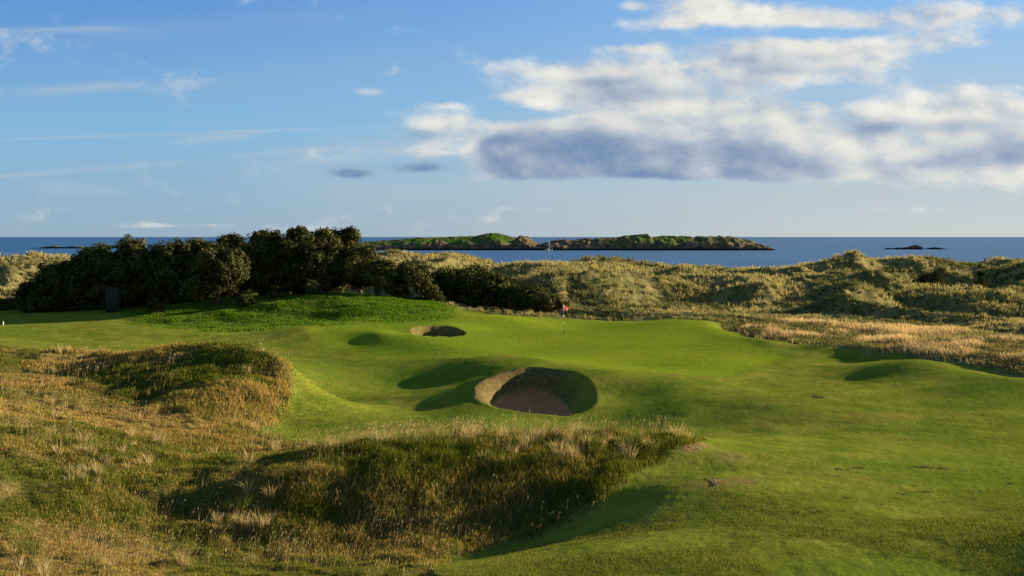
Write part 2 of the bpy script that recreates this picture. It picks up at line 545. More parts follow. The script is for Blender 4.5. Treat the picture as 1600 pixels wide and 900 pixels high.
def zone(pts, soft=2, wob=.10):
    poly = [hit(p[0], p[1], H) if len(p) == 2 else (PX(p[0], p[2]), p[2]) for p in pts]
    wx = fbm(XX / YY * 55, TT * 55, 5, 4) * wob * 6
    wy = fbm(XX / YY * 55, TT * 55, 15, 4) * wob * 6
    sc = YY / 60
    return blur(inside(poly, XX + wx * sc, YY + wy * sc), soft)


# (px, py) corners lie on the ground in view; (px, None, Y) corners at distance Y
Z_rough = zone([(-700, 900), (-700, None, 67), (-60, None, 67), (60, 545), (130, 547), (190, 552), (200, None, 56), (330, None, 57), (430, None, 54), (462, 585), (450, 625), (430, 655), (400, 668),
                (440, 690), (520, 697), (560, None, 37), (700, None, 37), (900, None, 36), (1060, None, 36.2), (1098, 694), (1050, 706), (985, 735), (950, 768), (895, 800), (850, 826), (780, 850), (700, 862), (680, 905), (640, None, 10), (-2000, None, 10)])
Z_dune = zone([(-3000, None, 118), (-60, None, 118), (200, None, 124), (560, None, 118), (700, None, 98), (770, None, 95), (850, None, 92.5), (900, None, 92), (960, None, 92), (1030, None, 92), (1085, None, 91), (1120, None, 88), (1150, 513), (1180, 522), (1240, 535), (1320, 549),
               (1400, 552), (1480, 557), (1540, 566), (1600, 580), (1700, 590), (1900, None, 40), (2600, None, 30), (3000, None, 430), (-3000, None, 430)], 1)
Z_hay = zone([(1150, 510), (1180, 520), (1240, 533), (1320, 547), (1400, 550), (1480, 555), (1540, 564), (1600, 578), (1700, 590), (1700, 530), (1600, 526), (1500, 517), (1380, 512), (1280, 506), (1200, 500)], 2)
Z_bank = zone([(225, 505), (300, 512), (360, 516), (440, 505), (520, 498), (600, 493), (690, 490), (690, None, 112), (500, None, 118), (220, None, 118)], 9)
Z_green = zone([(500, 540), (620, 560), (800, 560), (1000, 585), (1150, 590), (1230, 560), (1150, 520), (1100, 503), (1080, None, 91), (850, None, 91), (700, None, 93), (560, None, 90), (480, 510)], 4)

Z_red = zone([(0, 585), (60, 588), (140, 600), (230, 635), (330, 678), (440, 688), (560, 695), (480, 706), (330, 704), (230, 690), (120, 640), (0, 612)], 6, .25)

# near bunker: turf rim, steep turf wall on the far side, sand floor
BX, BY, BA, BB = 1.05, 51.0, 2.75, 5.0
dxb = XX - BX
dyb = YY - BY + .55 * np.clip(dxb, 0, 9)
wr = fbm(XX * 1.2, YY * 1.2, 31, 3) * .05
BAx = np.where(dxb > 0, BA * 1.04, BA)
rb = np.hypot(dxb / BAx, dyb / BB) + wr
ang = np.arctan2(dyb / BB, dxb / BAx)
back = .5 + .5 * np.sin(ang)                      # 1 at the far side
leftw = np.clip(-np.cos(ang), 0, 1)
rightw = np.clip(np.cos(ang), 0, 1)
edge = 1 - (.07 + .14 * back + .14 * leftw + .27 * rightw ** 1.5)
sand_h = -8.08 + .03 * (YY - 51.0) + .05 * fbm(XX * 1.5, YY * 1.5, 41, 3) + .22 * np.clip(rb / .8, 0, 1) ** 4
wall = sstep(rb, edge - .02, 1.02)
wall = wall ** (.55 + .45 * np.clip(rightw * 1.5, 0, 1))
H = np.where(rb < 1.02, sand_h + (H - sand_h) * wall, H)
Z_sand = sstep(rb, edge + .03, edge - .03)
Z_turf = sstep(rb, 1.10, 1.0) * (1 - Z_sand) * np.clip(.15 + 1.1 * leftw + .95 * back * sstep(XX, BX + 2.4, BX + 1.0), 0, 1)
# lip of turf standing proud round it
H = H + .06 * np.exp(-((rb - 1.04) / .05) ** 2) * (1 - np.clip(rightw * 1.6, 0, 1))

# far bunker
bx, by = hit(682, 525, H)
F2X, F2Y, F2A, F2B = PX(683, 77.6), 77.6, 1.9, 2.7
r2 = np.hypot((XX - F2X) / F2A, (YY - F2Y) / F2B) + fbm(XX, YY, 33, 3) * .12
a2 = np.arctan2((YY - F2Y) / F2B, (XX - F2X) / F2A)
e2 = 1 - (.08 + .18 * (.5 + .5 * np.sin(a2)))
s2 = -7.95 + .03 * (YY - 76)
w2 = sstep(r2, e2 - .02, 1.02) ** .6
H = np.where(r2 < 1.02, s2 + (H - s2) * w2, H)
zs2 = sstep(r2, e2 + .03, e2 - .03)
Z_turf = np.maximum(Z_turf, sstep(r2, 1.12, 1.0) * (1 - zs2) * .9)
Z_sand = np.maximum(Z_sand, zs2)

# dune relief: hummocks and tussock-sized lumps; slight unevenness elsewhere
dm = blur(Z_dune, 8)
far_fade = sstep(YY, 100, 130)
wx_, wy_ = fbm(XX / 30, YY / 30, 51, 3) * 14, fbm(XX / 30, YY / 30, 61, 3) * 14
ridge = 1 - 2 * np.abs(fbm((XX + wx_) / 17, (YY + wy_) / 26, 71, 3, .45))
hum = fbm((XX + wx_) / 9, (YY + wy_) / 13, 81, 4, .5)
crest_guard = 1 - .45 * sstep(YY, 185, 205)
H = H + dm * (1 - .8 * blur(Z_hay, 4)) * (.35 + .65 * far_fade) * crest_guard * ((ridge - .72) * 4.6 + hum * 1.5)
H = H + Z_dune * np.maximum(fbm(XX / 1.5, YY / 1.9, 91, 3), -.1) * (.22 + .14 * far_fade)
H = H + Z_rough * (np.maximum(fbm(XX / .8, YY / .8, 95, 3), -.15) * .24 + fbm(XX / 3.5, YY / 3.5, 97, 3) * .17)
H = H + Z_bank * (fbm(XX / 1.3, YY / 1.3, 99, 3) * .14 + fbm(XX / 4, YY / 4, 98, 2) * .3)
mown = (1 - np.clip(Z_rough + Z_dune + Z_bank + Z_sand + Z_turf, 0, 1)) * (1 - .8 * Z_green)
near = sstep(YY, 60, 25)
H = H + mown * (fbm(XX / 2.2, YY / 2.2, 101, 4) * .05 + fbm(XX / .22, YY / .22, 103, 3) * .014 * near + fbm(XX / 6, YY / 6, 105, 2) * .12 + fbm(XX / 13, YY / 9, 107, 2, .4) * .42)

Z_bare = np.zeros_like(H)
for (px, py, rx, ry, amp) in ((1092, 694, .42, .32, 1.0), (1070, 699, .5, .4, .8), (1125, 752, .75, .9, .8), (1160, 749, .5, .7, .6), (1140, 712, .5, .8, .4)):
    x0, y0 = hit(px, py, H)
    Z_bare = np.maximum(Z_bare, amp * np.exp(-(((XX - x0) / rx) ** 2 + ((YY - y0) / ry) ** 2) ** 2))
Z_bare = np.clip(Z_bare + Z_bare * fbm(XX * 3, YY * 3, 111, 3) * 1.6, 0, 1)
# divots and scrapes in the near fairway
Z_scar = np.zeros_like(H)
for (px, py, rx, ry) in ((1240, 802, .08, .22), (1255, 803, .05, .1), (1268, 802, .07, .12), (1320, 778, .09, .2), (1398, 770, .1, .12), (1440, 769, .26, .14), (1424, 780, .07, .16), (1372, 788, .06, .1), (1512, 769, .1, .12),
                         (1533, 768, .07, .1), (1475, 784, .07, .1), (1308, 733, .1, .3), (1340, 731, .14, .2), (1325, 734, .04, .1), (1440, 730, .3, .2), (1470, 732, .12, .2), (1575, 748, .05, .2), (1577, 756, .06, .2), (1280, 800, .05, .1),
                         (1400, 779, .05, .1), (1410, 772, .05, .1), (1277, 620, .16, .5)):
    x0, y0 = hit(px, py, H)
    Z_scar = np.maximum(Z_scar, np.exp(-(((XX - x0) / (rx * 1.5)) ** 2 + ((YY - y0) / (ry * .8)) ** 2)) * (1 + 1.5 * fbm(XX * 12, YY * 12, 113, 2)))
Z_scar = sstep(Z_scar, .35, .75)
H = H - .012 * Z_scar

Zw = H + EYE


def ground_z(X, Y):
    return sample(Zw, X, Y)


# ------------------------------------------------------------------ materials


def mat(name):
    m = bpy.data.materials.new(name)
    m.use_nodes = True
    return m, N(m.node_tree)


def finish(n, shader):
    o = n.new('ShaderNodeOutputMaterial')
    n.t.links.new(shader, o.inputs[0])


def principled(n, col, rough=.8, spec=.2, normal=None, metallic=0):
    b = n.new('ShaderNodeBsdfPrincipled')
    n.set(b.inputs['Base Color'], col)
    n.set(b.inputs['Roughness'], rough)
    b.inputs['Specular IOR Level'].default_value = spec
    b.inputs['Metallic'].default_value = metallic
    if normal is not None:
        n.set(b.inputs['Normal'], normal)
    return b.outputs[0]


def simple(name, col, rough=.6, spec=.3, var=.25, scale=8, metallic=0):
    m, n = mat(name)
    pos = n.new('ShaderNodeTexCoord').outputs['Object']
    f = n.noise(pos, scale, 4)
    c = n.mix(n.smooth(f, .35, .65), tuple(x * (1 - var) for x in col), tuple(min(1, x * (1 + var)) for x in col))
    finish(n, principled(n, c, rough, spec, None, metallic))
    return m


def leafy(name, trans=.3, gain=1.0, rough=.7):
    m, n = mat(name)
    c = n.attr('tint').outputs['Color']
    d = n.new('ShaderNodeBsdfDiffuse')
    n.set(d.inputs[0], c)
    t = n.new('ShaderNodeBsdfTranslucent')
    n.set(t.inputs[0], n.mix(1.0, c, (1.0, .95, .55), 'MULTIPLY'))
    mx = n.new('ShaderNodeMixShader')
    mx.inputs[0].default_value = trans
    n.t.links.new(d.outputs[0], mx.inputs[1])
    n.t.links.new(t.outputs[0], mx.inputs[2])
    finish(n, mx.outputs[0])
    return m


M_blade = leafy('grass_blades', .35)
M_leaf = leafy('evergreen_leaves', .12)


def ground_material():
    m, n = mat('turf_and_dune')
    geo = n.new('ShaderNodeNewGeometry').outputs['Position']
    flat = n.vmath('MULTIPLY', geo, (1, 1, .3))
    n_big = n.noise(flat, .11, 4, .55)
    n_mid = n.noise(flat, .7, 5, .6)
    n_fine = n.noise(flat, 6, 5, .65)
    n_str = n.noise(n.vmath('MULTIPLY', geo, (.25, 1.2, .3)), .8, 4, .6)
    fair = n.mix(n.smooth(n_mid, .35, .68), (.088, .116, .012), (.145, .156, .020))
    fair = n.mix(n.math('MULTIPLY', n.smooth(n_str, .50, .72), .6), fair, (.165, .125, .030))
    fair = n.mix(n.math('MULTIPLY', n.smooth(n_big, .50, .66), .55), fair, (.068, .108, .010))
    fair = n.mix(n.math('MULTIPLY', n.smooth(n_fine, .48, .75), .5), fair, (.050, .066, .008))
    grn = n.mix(n.smooth(n_big, .35, .65), (.100, .145, .010), (.135, .168, .012))
    grn = n.mix(n.math('MULTIPLY', n.smooth(n_mid, .5, .8), .35), grn, (.13, .13, .02))
    grn = n.mix(n.math('MULTIPLY', n.smooth(n_fine, .5, .8), .25), grn, (.06, .11, .01))
    wv = n.new('ShaderNodeTexWave', bands_direction='Y')
    n.set(wv.inputs['Vector'], geo)
    wv.inputs['Scale'].default_value = .16
    wv.inputs['Distortion'].default_value = 1.5
    wv.inputs['Detail'].default_value = 1
    wv.inputs['Detail Scale'].default_value = .3
    grn = n.mix(n.math('MULTIPLY', n.smooth(wv.outputs['Fac'], .35, .65), .22), grn, (.150, .190, .016))
    col = n.mix(n.attr('z_green').outputs['Fac'], fair, grn)
    rgh = n.mix(n.smooth(n_mid, .35, .65), (.045, .055, .012), (.13, .095, .035))
    col = n.mix(n.attr('z_rough').outputs['Fac'], col, rgh)
    dn = n.mix(n.smooth(n_mid, .38, .62), (.060, .066, .022), (.17, .135, .055))
    dn = n.mix(n.math('MULTIPLY', n.smooth(n_big, .4, .62), .5), dn, (.10, .085, .035))
    col = n.mix(n.attr('z_dune').outputs['Fac'], col, dn)
    bk = n.mix(n.smooth(n_mid, .4, .65), (.030, .070, .006), (.080, .150, .010))
    bk = n.mix(n.math('MULTIPLY', n.smooth(n_str, .55, .7), .5), bk, (.09, .06, .02))
    col = n.mix(n.attr('z_bank').outputs['Fac'], col, bk)
    bare = n.mix(n.smooth(n_fine, .4, .65), (.11, .075, .028), (.26, .16, .07))
    col = n.mix(n.attr('z_bare').outputs['Fac'], col, bare)
    tf = n.mix(n.smooth(n_fine, .4, .62), (.065, .055, .018), (.125, .088, .038))
    lay = n.noise(n.vmath('MULTIPLY', geo, (1.2, 1.2, 14)), 1.0, 3, .5)
    tf = n.mix(n.math('MULTIPLY', n.smooth(lay, .5, .65), .45), tf, (.07, .045, .02))
    col = n.mix(n.attr('z_turf').outputs['Fac'], col, tf)
    sd = n.mix(n.smooth(n.noise(flat, 3, 5, .6), .35, .65), (.25, .108, .042), (.33, .145, .060))
    col = n.mix(n.attr('z_sand').outputs['Fac'], col, sd)
    col = n.mix(n.attr('z_scar').outputs['Fac'], col, (.035, .028, .014))
    # fine relief of the sward
    b1 = n.new('ShaderNodeBump')
    b1.inputs['Strength'].default_value = .55
    b1.inputs['Distance'].default_value = .05
    n.set(b1.inputs['Height'], n.noise(flat, 9, 6, .7))
    b2 = n.new('ShaderNodeBump')
    b2.inputs['Strength'].default_value = .35
    b2.inputs['Distance'].default_value = .12
    n.set(b2.inputs['Height'], n.noise(flat, 1.7, 4, .6))
    n.set(b2.inputs['Normal'], b1.outputs[0])
    d = n.new('ShaderNodeBsdfDiffuse')
    n.set(d.inputs['Color'], col)
    n.set(d.inputs['Normal'], b2.outputs[0])
    finish(n, d.outputs[0])
    return m


# ------------------------------------------------------------------ ground and sea
nr, nc = H.shape
idx = np.arange(nr * nc).reshape(nr, nc)
quads = np.stack([idx[:-1, :-1], idx[:-1, 1:], idx[1:, 1:], idx[1:, :-1]], -1).reshape(-1, 4)
g = mesh_obj('ground', np.stack([XX, YY, Zw], -1).reshape(-1, 3), [quads], ground_material(), smooth=True,
             attrs=dict(z_green=Z_green, z_rough=Z_rough, z_dune=Z_dune, z_bank=Z_bank, z_bare=Z_bare, z_turf=Z_turf, z_sand=Z_sand, z_scar=Z_scar))
tag(g, 'rolling golf links with mown green, fairway, sand bunkers and rough dunes', 'ground', kind='structure')


def sea_material():
    m, n = mat('sea_water')
    geo = n.new('ShaderNodeNewGeometry').outputs['Position']
    n1 = n.noise(n.vmath('MULTIPLY', geo, (.012, .004, 1)), 1.0, 5, .6)
    col = n.mix(n.smooth(n1, .3, .7), (.011, .053, .122), (.018, .070, .150))
    b1 = n.new('ShaderNodeBump')
    b1.inputs['Strength'].default_value = 1.0
    b1.inputs['Distance'].default_value = .6
    n.set(b1.inputs['Height'], n.noise(n.vmath('MULTIPLY', geo, (.16, .30, 1)), 1.0, 5, .65))
    s = principled(n, col, .42, .28, b1.outputs[0])
    s.node.inputs['IOR'].default_value = 1.33
    finish(n, s)
    return m


sx = np.concatenate([-np.geomspace(90000, 500, 14), np.linspace(-400, 400, 5), np.geomspace(500, 90000, 14)])
sy = np.concatenate([[-90000, -20000, -3000, -400], np.linspace(100, 2000, 12), np.geomspace(2600, 110000, 14)])
SX, SY = np.meshgrid(sx, sy)
si = np.arange(SX.size).reshape(SX.shape)
tag(mesh_obj('sea', np.stack([SX, SY, np.zeros_like(SX)], -1).reshape(-1, 3),
             [np.stack([si[:-1, :-1], si[:-1, 1:], si[1:, 1:], si[1:, :-1]], -1).reshape(-1, 4)], sea_material()),
    'deep blue sea reaching to the horizon', 'water', kind='structure')


# ------------------------------------------------------------------ islands and rocks in the sea
def rock_material(name, grass=True):
    m, n = mat(name)
    geo = n.new('ShaderNodeNewGeometry')
    pos = geo.outputs['Position']
    a = n.noise(pos, .12, 5, .65)
    b = n.noise(pos, .5, 5, .65)
    rock = n.mix(n.smooth(a, .36, .64), (.045, .036, .028), (.17, .115, .068))
    rock = n.mix(n.math('MULTIPLY', n.smooth(b, .5, .7), .6), rock, (.02, .018, .016))
    sep = n.new('ShaderNodeSeparateXYZ')
    n.set(sep.inputs[0], pos)
    if grass:
        gr = n.mix(n.smooth(b, .35, .65), (.026, .060, .009), (.062, .115, .015))
        gr = n.mix(n.math('MULTIPLY', n.smooth(a, .5, .68), .55), gr, (.085, .062, .030))
        rock = n.mix(n.attr('z_grass').outputs['Fac'], rock, gr)
    wet = n.smooth(n.math('ADD', sep.outputs[2], n.math('MULTIPLY', n.math('SUBTRACT', b, .5), 3)), 1.6, 4.0)
    rock = n.mix(wet, (.010, .010, .010), rock)
    d = n.new('ShaderNodeBsdfDiffuse')
    n.set(d.inputs['Color'], rock)
    finish(n, d.outputs[0])
    return m


def island(name, Y0, depth, prof, grassy, label, kind, cat, nx=340, ny=46, seed=0, grass=True, rough=1.0):
    """land whose skyline follows prof: (px, height px above the water)"""
    sc = Y0 / F
    px = np.linspace(prof[0][0], prof[-1][0], nx)
    hp = np.interp(px, [p[0] for p in prof], [p[1] for p in prof]) * sc
    v = np.linspace(0, 1, ny)
    PXg, V = np.meshgrid(px, v)
    Hh = np.broadcast_to(hp, PXg.shape)
    X = (PXg - 800) / F * Y0
    Yl = Y0 + (V - .02) * depth + fbm(X / 25, V * 3, seed + 3, 3) * 10 * (V > 0)
    shape = np.sin(np.pi * np.clip(V * .92 + .04, 0, 1)) ** .75
    cliff = sstep(V, 0, .05) * .16 + .84 * shape
    cliff = np.where(V < .02, 0, cliff) * sstep(V, 1.0, .9)
    rk = np.maximum(fbm(X / 9, Yl / 12, seed, 4, .6), -.12)
    Zh = Hh * cliff + rk * np.minimum(Hh, 9) * (.55 - .35 * np.interp(PXg, [g[0] for g in grassy], [g[1] for g in grassy]) if grassy else .55) * rough * (V > .01) * (V < .99)
    Zh = np.where((V < .01) | (V > .99), -1.2, Zh)
    Zh[:, 0] = Zh[:, -1] = -1.2
    gz = np.interp(PXg, [g[0] for g in grassy], [g[1] for g in grassy]) if grassy else np.zeros_like(X)
    gz = gz * sstep(V + fbm(X / 14, V * 6, seed + 9, 3) * .10, .03, .09) * sstep(fbm(X / 12, Yl / 16, seed + 5, 4, .6), -.55, -.15) * sstep(rk, .55, .3)
    ii = np.arange(X.size).reshape(X.shape)
    o = mesh_obj(name, np.stack([X, Yl, Zh], -1).reshape(-1, 3), [np.stack([ii[:-1, :-1], ii[:-1, 1:], ii[1:, 1:], ii[1:, :-1]], -1).reshape(-1, 4)],
                 rock_material(name + '_surface', grass), smooth=False, attrs=dict(z_grass=gz))
    return tag(o, label, cat, kind=kind)


island('island', 1790, 150, [(535, 0), (560, 12), (585, 14), (605, 15), (640, 18), (655, 20), (662, 19), (690, 20), (740, 22), (755, 25), (768, 27), (780, 26), (800, 21), (806, 18), (812, 22), (822, 21), (832, 16), (840, 10), (848, 7), (853, 0)],
       [(535, .2), (600, .75), (650, 1), (795, 1), (812, .35), (853, 0)], 'long green island with rocky rims, behind the tallest dark trees', 'structure', 'island', seed=200)
island('island', 1770, 130, [(826, 0), (838, 7), (870, 14), (905, 16), (930, 18), (965, 18), (985, 23), (1000, 25), (1018, 25), (1024, 21), (1050, 22), (1080, 22), (1096, 19), (1100, 22), (1130, 21), (1152, 21), (1165, 17), (1180, 16), (1195, 10), (1208, 5), (1213, 0)],
       [(826, 0), (900, .1), (960, .35), (1010, .9), (1090, .7), (1100, .6), (1170, .4), (1213, .1)], 'brown rocky island with patches of green, behind the white yacht', 'structure', 'island', seed=300)


def reef(Y0, prof, label, seed):
    island('sea_rock', Y0, 26, prof, None, label, None, 'rock', nx=90, ny=14, seed=seed, grass=False, rough=.8)


reef(2050, [(45, 0), (62, 2), (78, 4), (84, 4), (96, 2), (112, 3.5), (122, 3), (132, 1.5), (150, 3), (170, 5), (190, 6), (210, 4), (225, 0)], 'low dark reef offshore, half hidden by the trees on the left', 410)
reef(1900, [(1386, 0), (1390, 2.2), (1402, 1.6), (1406, 2.5), (1424, 3.2), (1431, 5.5), (1437, 6.5), (1442, 4), (1444, 0)], 'dark sea rock with one hump, larger of two in open water', 420)
reef(1900, [(1450, 0), (1456, 2.2), (1463, 3.0), (1472, 2.2), (1478, 1.2), (1482, 0)], 'low flat dark sea rock, smaller of two in open water', 430)


# ------------------------------------------------------------------ grass
def blades(pos, hgt, wid, yaw, lean, leandir, cb, ct):
    """bent tapering blades: 5 verts, a quad and a triangle each. Returns verts, quads, tris, colours, tips"""
    n = len(pos)
    ax = np.stack([np.cos(yaw), np.sin(yaw), np.zeros(n)], -1)
    ld = np.stack([np.cos(leandir), np.sin(leandir), np.zeros(n)], -1)
    mid = pos + ld * (hgt * lean * .35)[:, None] + np.array([0, 0, 1.0]) * (hgt * .58)[:, None]
    tip = pos + ld * (hgt * lean)[:, None] + np.array([0, 0, 1.0]) * (hgt * np.sqrt(np.clip(1 - lean ** 2 * .6, .15, 1)))[:, None]
    hw = (wid * .5)[:, None]
    V = np.stack([pos - ax * hw, pos + ax * hw, mid + ax * hw * .75, mid - ax * hw * .75, tip], 1)
    b = np.arange(n)[:, None] * 5
    Q = b + np.array([0, 1, 2, 3])
    T = b + np.array([3, 2, 4])
    cm = (cb + ct) / 2
    Cc = np.stack([cb, cb, cm, cm, ct], 1)
    return V.reshape(-1, 3), Q, T, Cc.reshape(-1, 3), tip


def heads(base, hgt, wid, yaw, leandir, col):
    n = len(base)
    ax = np.stack([np.cos(yaw), np.sin(yaw), np.zeros(n)], -1) * (wid * .5)[:, None]
    ld = np.stack([np.cos(leandir), np.sin(leandir), np.zeros(n)], -1)
    m = base + np.array([0, 0, 1.0]) * (hgt * .4)[:, None] + ld * (hgt * .15)[:, None]
    t = base + np.array([0, 0, 1.0]) * (hgt * .9)[:, None] + ld * (hgt * .5)[:, None]
    V = np.stack([base, m + ax, t, m - ax], 1).reshape(-1, 3)
    Q = np.arange(n)[:, None] * 4 + np.array([0, 1, 2, 3])
    return V, Q, np.repeat(col, 4, 0)


def scatter(n, mask, ulim, ylim, power=1.0):
    """points spread with a density that falls with distance, kept where mask says"""
    u = rng.uniform(*ulim, n)
    t = rng.uniform(math.log(ylim[0]), math.log(ylim[1]), n)
    Y = np.exp(t)
    X = u * Y
    k = rng.random(n) < sample(mask, X, Y) ** power
    X, Y = X[k], Y[k]
    return np.stack([X, Y, ground_z(X, Y) - .015], -1)


def lerp(a, b, t):
    return np.asarray(a) * (1 - t[:, None]) + np.asarray(b) * t[:, None]


def grass_object(name, label, parts):
    V, Q, T, Cc, n = [], [], [], [], 0
    for v, q, t, c in parts:
        V.append(v)
        Q.append(q + n)
        if t is not None:
            T.append(t + n)
        Cc.append(c)
        n += len(v)
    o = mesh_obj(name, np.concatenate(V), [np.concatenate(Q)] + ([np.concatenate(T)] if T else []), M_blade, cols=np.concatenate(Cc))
    return tag(o, label, 'grass', kind='stuff')


def rnd(n, a, b):
    return rng.uniform(a, b, n)


# --- long rough of the foreground
def rough_grass():
    parts = []
    p = scatter(1250000, Z_rough, (-.60, .22), (15, 68))
    X, Y = p[:, 0], p[:, 1]
    n = len(p)
    tall = np.clip(.5 + 1.6 * fbm(X / 2.6, Y / 2.6, 121, 3), 0, 1)
    dry = np.clip(.44 + 1.9 * fbm(X / 4.5, Y / 4.5, 131, 5, .6), 0, 1)
    red = np.clip(.16 + 1.4 * fbm(X / 6, Y / 6, 141, 3) + .4 * sstep(Y, 25.5, 23.5), 0, 1) + .8 * sample(Z_red, X, Y)
    on_mound = np.exp(-(((X + .3) / 7) ** 2 + ((Y - 30) / 4.6) ** 2)) + .8 * np.exp(-(((X + 13.5) / 4.5) ** 2 + ((Y - 49) / 6.0) ** 2))
    dry = np.clip(dry - .25 * sstep(Y, 25, 21) - .62 * on_mound + .5 * sample(Z_red, X, Y) + .5 * np.exp(-((X + 10.2) / 1.6) ** 2 - ((Y - 48) / 6) ** 2), 0, 1)
    hg = (.05 + .15 * tall * tall + .13 * on_mound) * rnd(n, .5, 1.25)
    wd = Y * .00050 * rnd(n, .7, 1.3)
    green = lerp((.044, .072, .008), (.125, .145, .018), rng.random(n))
    straw = lerp((.28, .185, .052), (.50, .350, .120), rng.random(n))
    rust = lerp((.23, .125, .040), (.37, .205, .080), rng.random(n))
    is_dry = rng.random(n) < dry * .8
    is_red = rng.random(n) < red * .6 * np.clip(1 - on_mound, .12, 1)
    cb = np.where(is_dry[:, None], np.where(is_red[:, None], rust, straw), green)
    ct = np.where((rng.random(n) < .22 * (1 - .7 * np.clip(on_mound, 0, 1)))[:, None], straw, cb)
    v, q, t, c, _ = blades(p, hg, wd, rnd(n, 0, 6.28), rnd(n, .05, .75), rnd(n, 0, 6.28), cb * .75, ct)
    parts.append((v, q, t, c))
    # flowering stalks with seed heads
    p = scatter(42000, Z_rough, (-.60, .22), (15, 60))
    X, Y = p[:, 0], p[:, 1]
    dens = np.clip(.02 + .9 * fbm(X / 2.2, Y / 2.2, 151, 3) + .75 * np.exp(-(((X + .5) / 7.5) ** 2 + ((Y - 32.5) / 1.8) ** 2)) + .3 * np.exp(-((X + 2) / 7) ** 2 - ((Y - 24.5) / 1.5) ** 2), 0, 1)
    p = p[rng.random(len(p)) < dens]
    n = len(p)
    Y = p[:, 1]
    hg = rnd(n, .35, .72) * (.62 + .38 * sstep(Y, 27, 31))
    cs = lerp((.22, .15, .06), (.42, .32, .16), rng.random(n))
    ld = rng.normal(.4, .9, n)
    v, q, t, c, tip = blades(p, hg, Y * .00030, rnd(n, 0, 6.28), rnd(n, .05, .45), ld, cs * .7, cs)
    parts.append((v, q, t, c))
    ch = np.where((rng.random(n) < .6)[:, None], lerp((.36, .26, .13), (.50, .40, .24), rng.random(n)), lerp((.20, .10, .06), (.30, .16, .09), rng.random(n)))
    v, q, c = heads(tip - np.array([0, 0, .02]), rnd(n, .06, .12), Y * .00052, rnd(n, 0, 6.28), ld, ch)
    parts.append((v, q, None, c))
    # tussocks: fountains of long pale blades
    tp = scatter(8000, Z_rough, (-.60, .22), (15, 62))
    X, Y = tp[:, 0], tp[:, 1]
    dens = np.clip(-.04 + 1.2 * fbm(X / 3, Y / 3, 161, 3) + .95 * np.exp(-(((X + .5) / 7) ** 2 + ((Y - 32) / 1.7) ** 2)), 0, 1) * (1 - .75 * sstep(Y, 27.5, 24.5)) * .8
    tp = tp[rng.random(len(tp)) < dens]
    k = 42
    n = len(tp) * k
    base = np.repeat(tp, k, 0)
    sz = np.repeat(rnd(len(tp), .5, 1.1) * (1 + .3 * np.exp(-((tp[:, 0] + .5) / 7) ** 2 - ((tp[:, 1] - 31.5) / 2) ** 2)), k)
    ld = rnd(n, 0, 6.28)
    base = base + np.stack([np.cos(ld), np.sin(ld), np.zeros(n)], -1) * (rnd(n, 0, .12) * sz)[:, None]
    dry = np.repeat(rng.random(len(tp)) < (.62 - .5 * sstep(tp[:, 1], 28, 24)) - .22 * np.exp(-((tp[:, 0] + .3) / 7) ** 2 - ((tp[:, 1] - 28) / 3.6) ** 2), k)
    col = np.where(dry[:, None], lerp((.30, .21, .075), (.56, .45, .24), rng.random(n)), lerp((.04, .06, .010), (.11, .115, .025), rng.random(n)))
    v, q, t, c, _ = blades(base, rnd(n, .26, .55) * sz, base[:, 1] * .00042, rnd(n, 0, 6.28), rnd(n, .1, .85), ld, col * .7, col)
    parts.append((v, q, t, c))
    grass_object('rough_grass', 'long dry tussocky rough grass with seed heads in the left foreground', parts)


# --- mown grass close to the camera
def fairway_grass():
    m = mown * (1 - Z_green)
    p = scatter(330000, m, (-.10, .52), (15, 36))
    n = len(p)
    X, Y = p[:, 0], p[:, 1]
    semi = np.clip(.35 + 1.9 * fbm(X / 1.8, Y / 1.8, 171, 4), 0, 1) * sstep(Y, 30, 20)
    hg = (.018 + .055 * semi) * rnd(n, .6, 1.3)
    c = lerp((.080, .115, .012), (.165, .185, .024), rng.random(n))
    dry = rng.random(n) < .16
    c = np.where(dry[:, None], lerp((.20, .16, .06), (.30, .25, .12), rng.random(n)), c)
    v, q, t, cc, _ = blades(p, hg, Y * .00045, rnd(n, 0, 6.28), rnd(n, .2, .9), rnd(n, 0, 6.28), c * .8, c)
    grass_object('fairway_grass', 'short mown fairway grass of the near right slope', [(v, q, t, cc)])


# --- rough on the bank below the trees and semi rough in the valley
def bank_grass():
    parts = []
    p = scatter(210000, Z_bank, (-.36, -.05), (80, 118))
    n = len(p)
    X, Y = p[:, 0], p[:, 1]
    lush = np.clip(.5 + 1.6 * fbm(X / 2.2, Y / 2.2, 181, 4), 0, 1)
    hg = (.06 + .15 * lush) * rnd(n, .6, 1.3)
    c = lerp((.045, .100, .008), (.115, .205, .016), rng.random(n))
    br = rng.random(n) < .22 * (1 - lush)
    c = np.where(br[:, None], lerp((.10, .07, .025), (.2, .14, .06), rng.random(n)), c)
    v, q, t, cc, _ = blades(p, hg, Y * .0008, rnd(n, 0, 6.28), rnd(n, .1, .8), rnd(n, 0, 6.28), c * .8, c)
    parts.append((v, q, t, cc))
    grass_object('bank_grass', 'lush green uncut grass on the bank below the dark trees', parts)
    zone_v = blur((np.exp(-(((XX + 10.5) / 3.2) ** 2 + ((YY - 46) / 8) ** 2)) > .45) & (Z_rough < .5), 26)
    p = scatter(60000, zone_v * mown, (-.32, -.08), (34, 58))
    n = len(p)
    c = lerp((.055, .090, .010), (.14, .16, .025), rng.random(n))
    v, q, t, cc, _ = blades(p, rnd(n, .03, .11), p[:, 1] * .0005, rnd(n, 0, 6.28), rnd(n, .2, .9), rnd(n, 0, 6.28), c * .8, c)
    grass_object('valley_grass', 'ankle-high patchy green grass in the valley beside the left hummock', [(v, q, t, cc)])


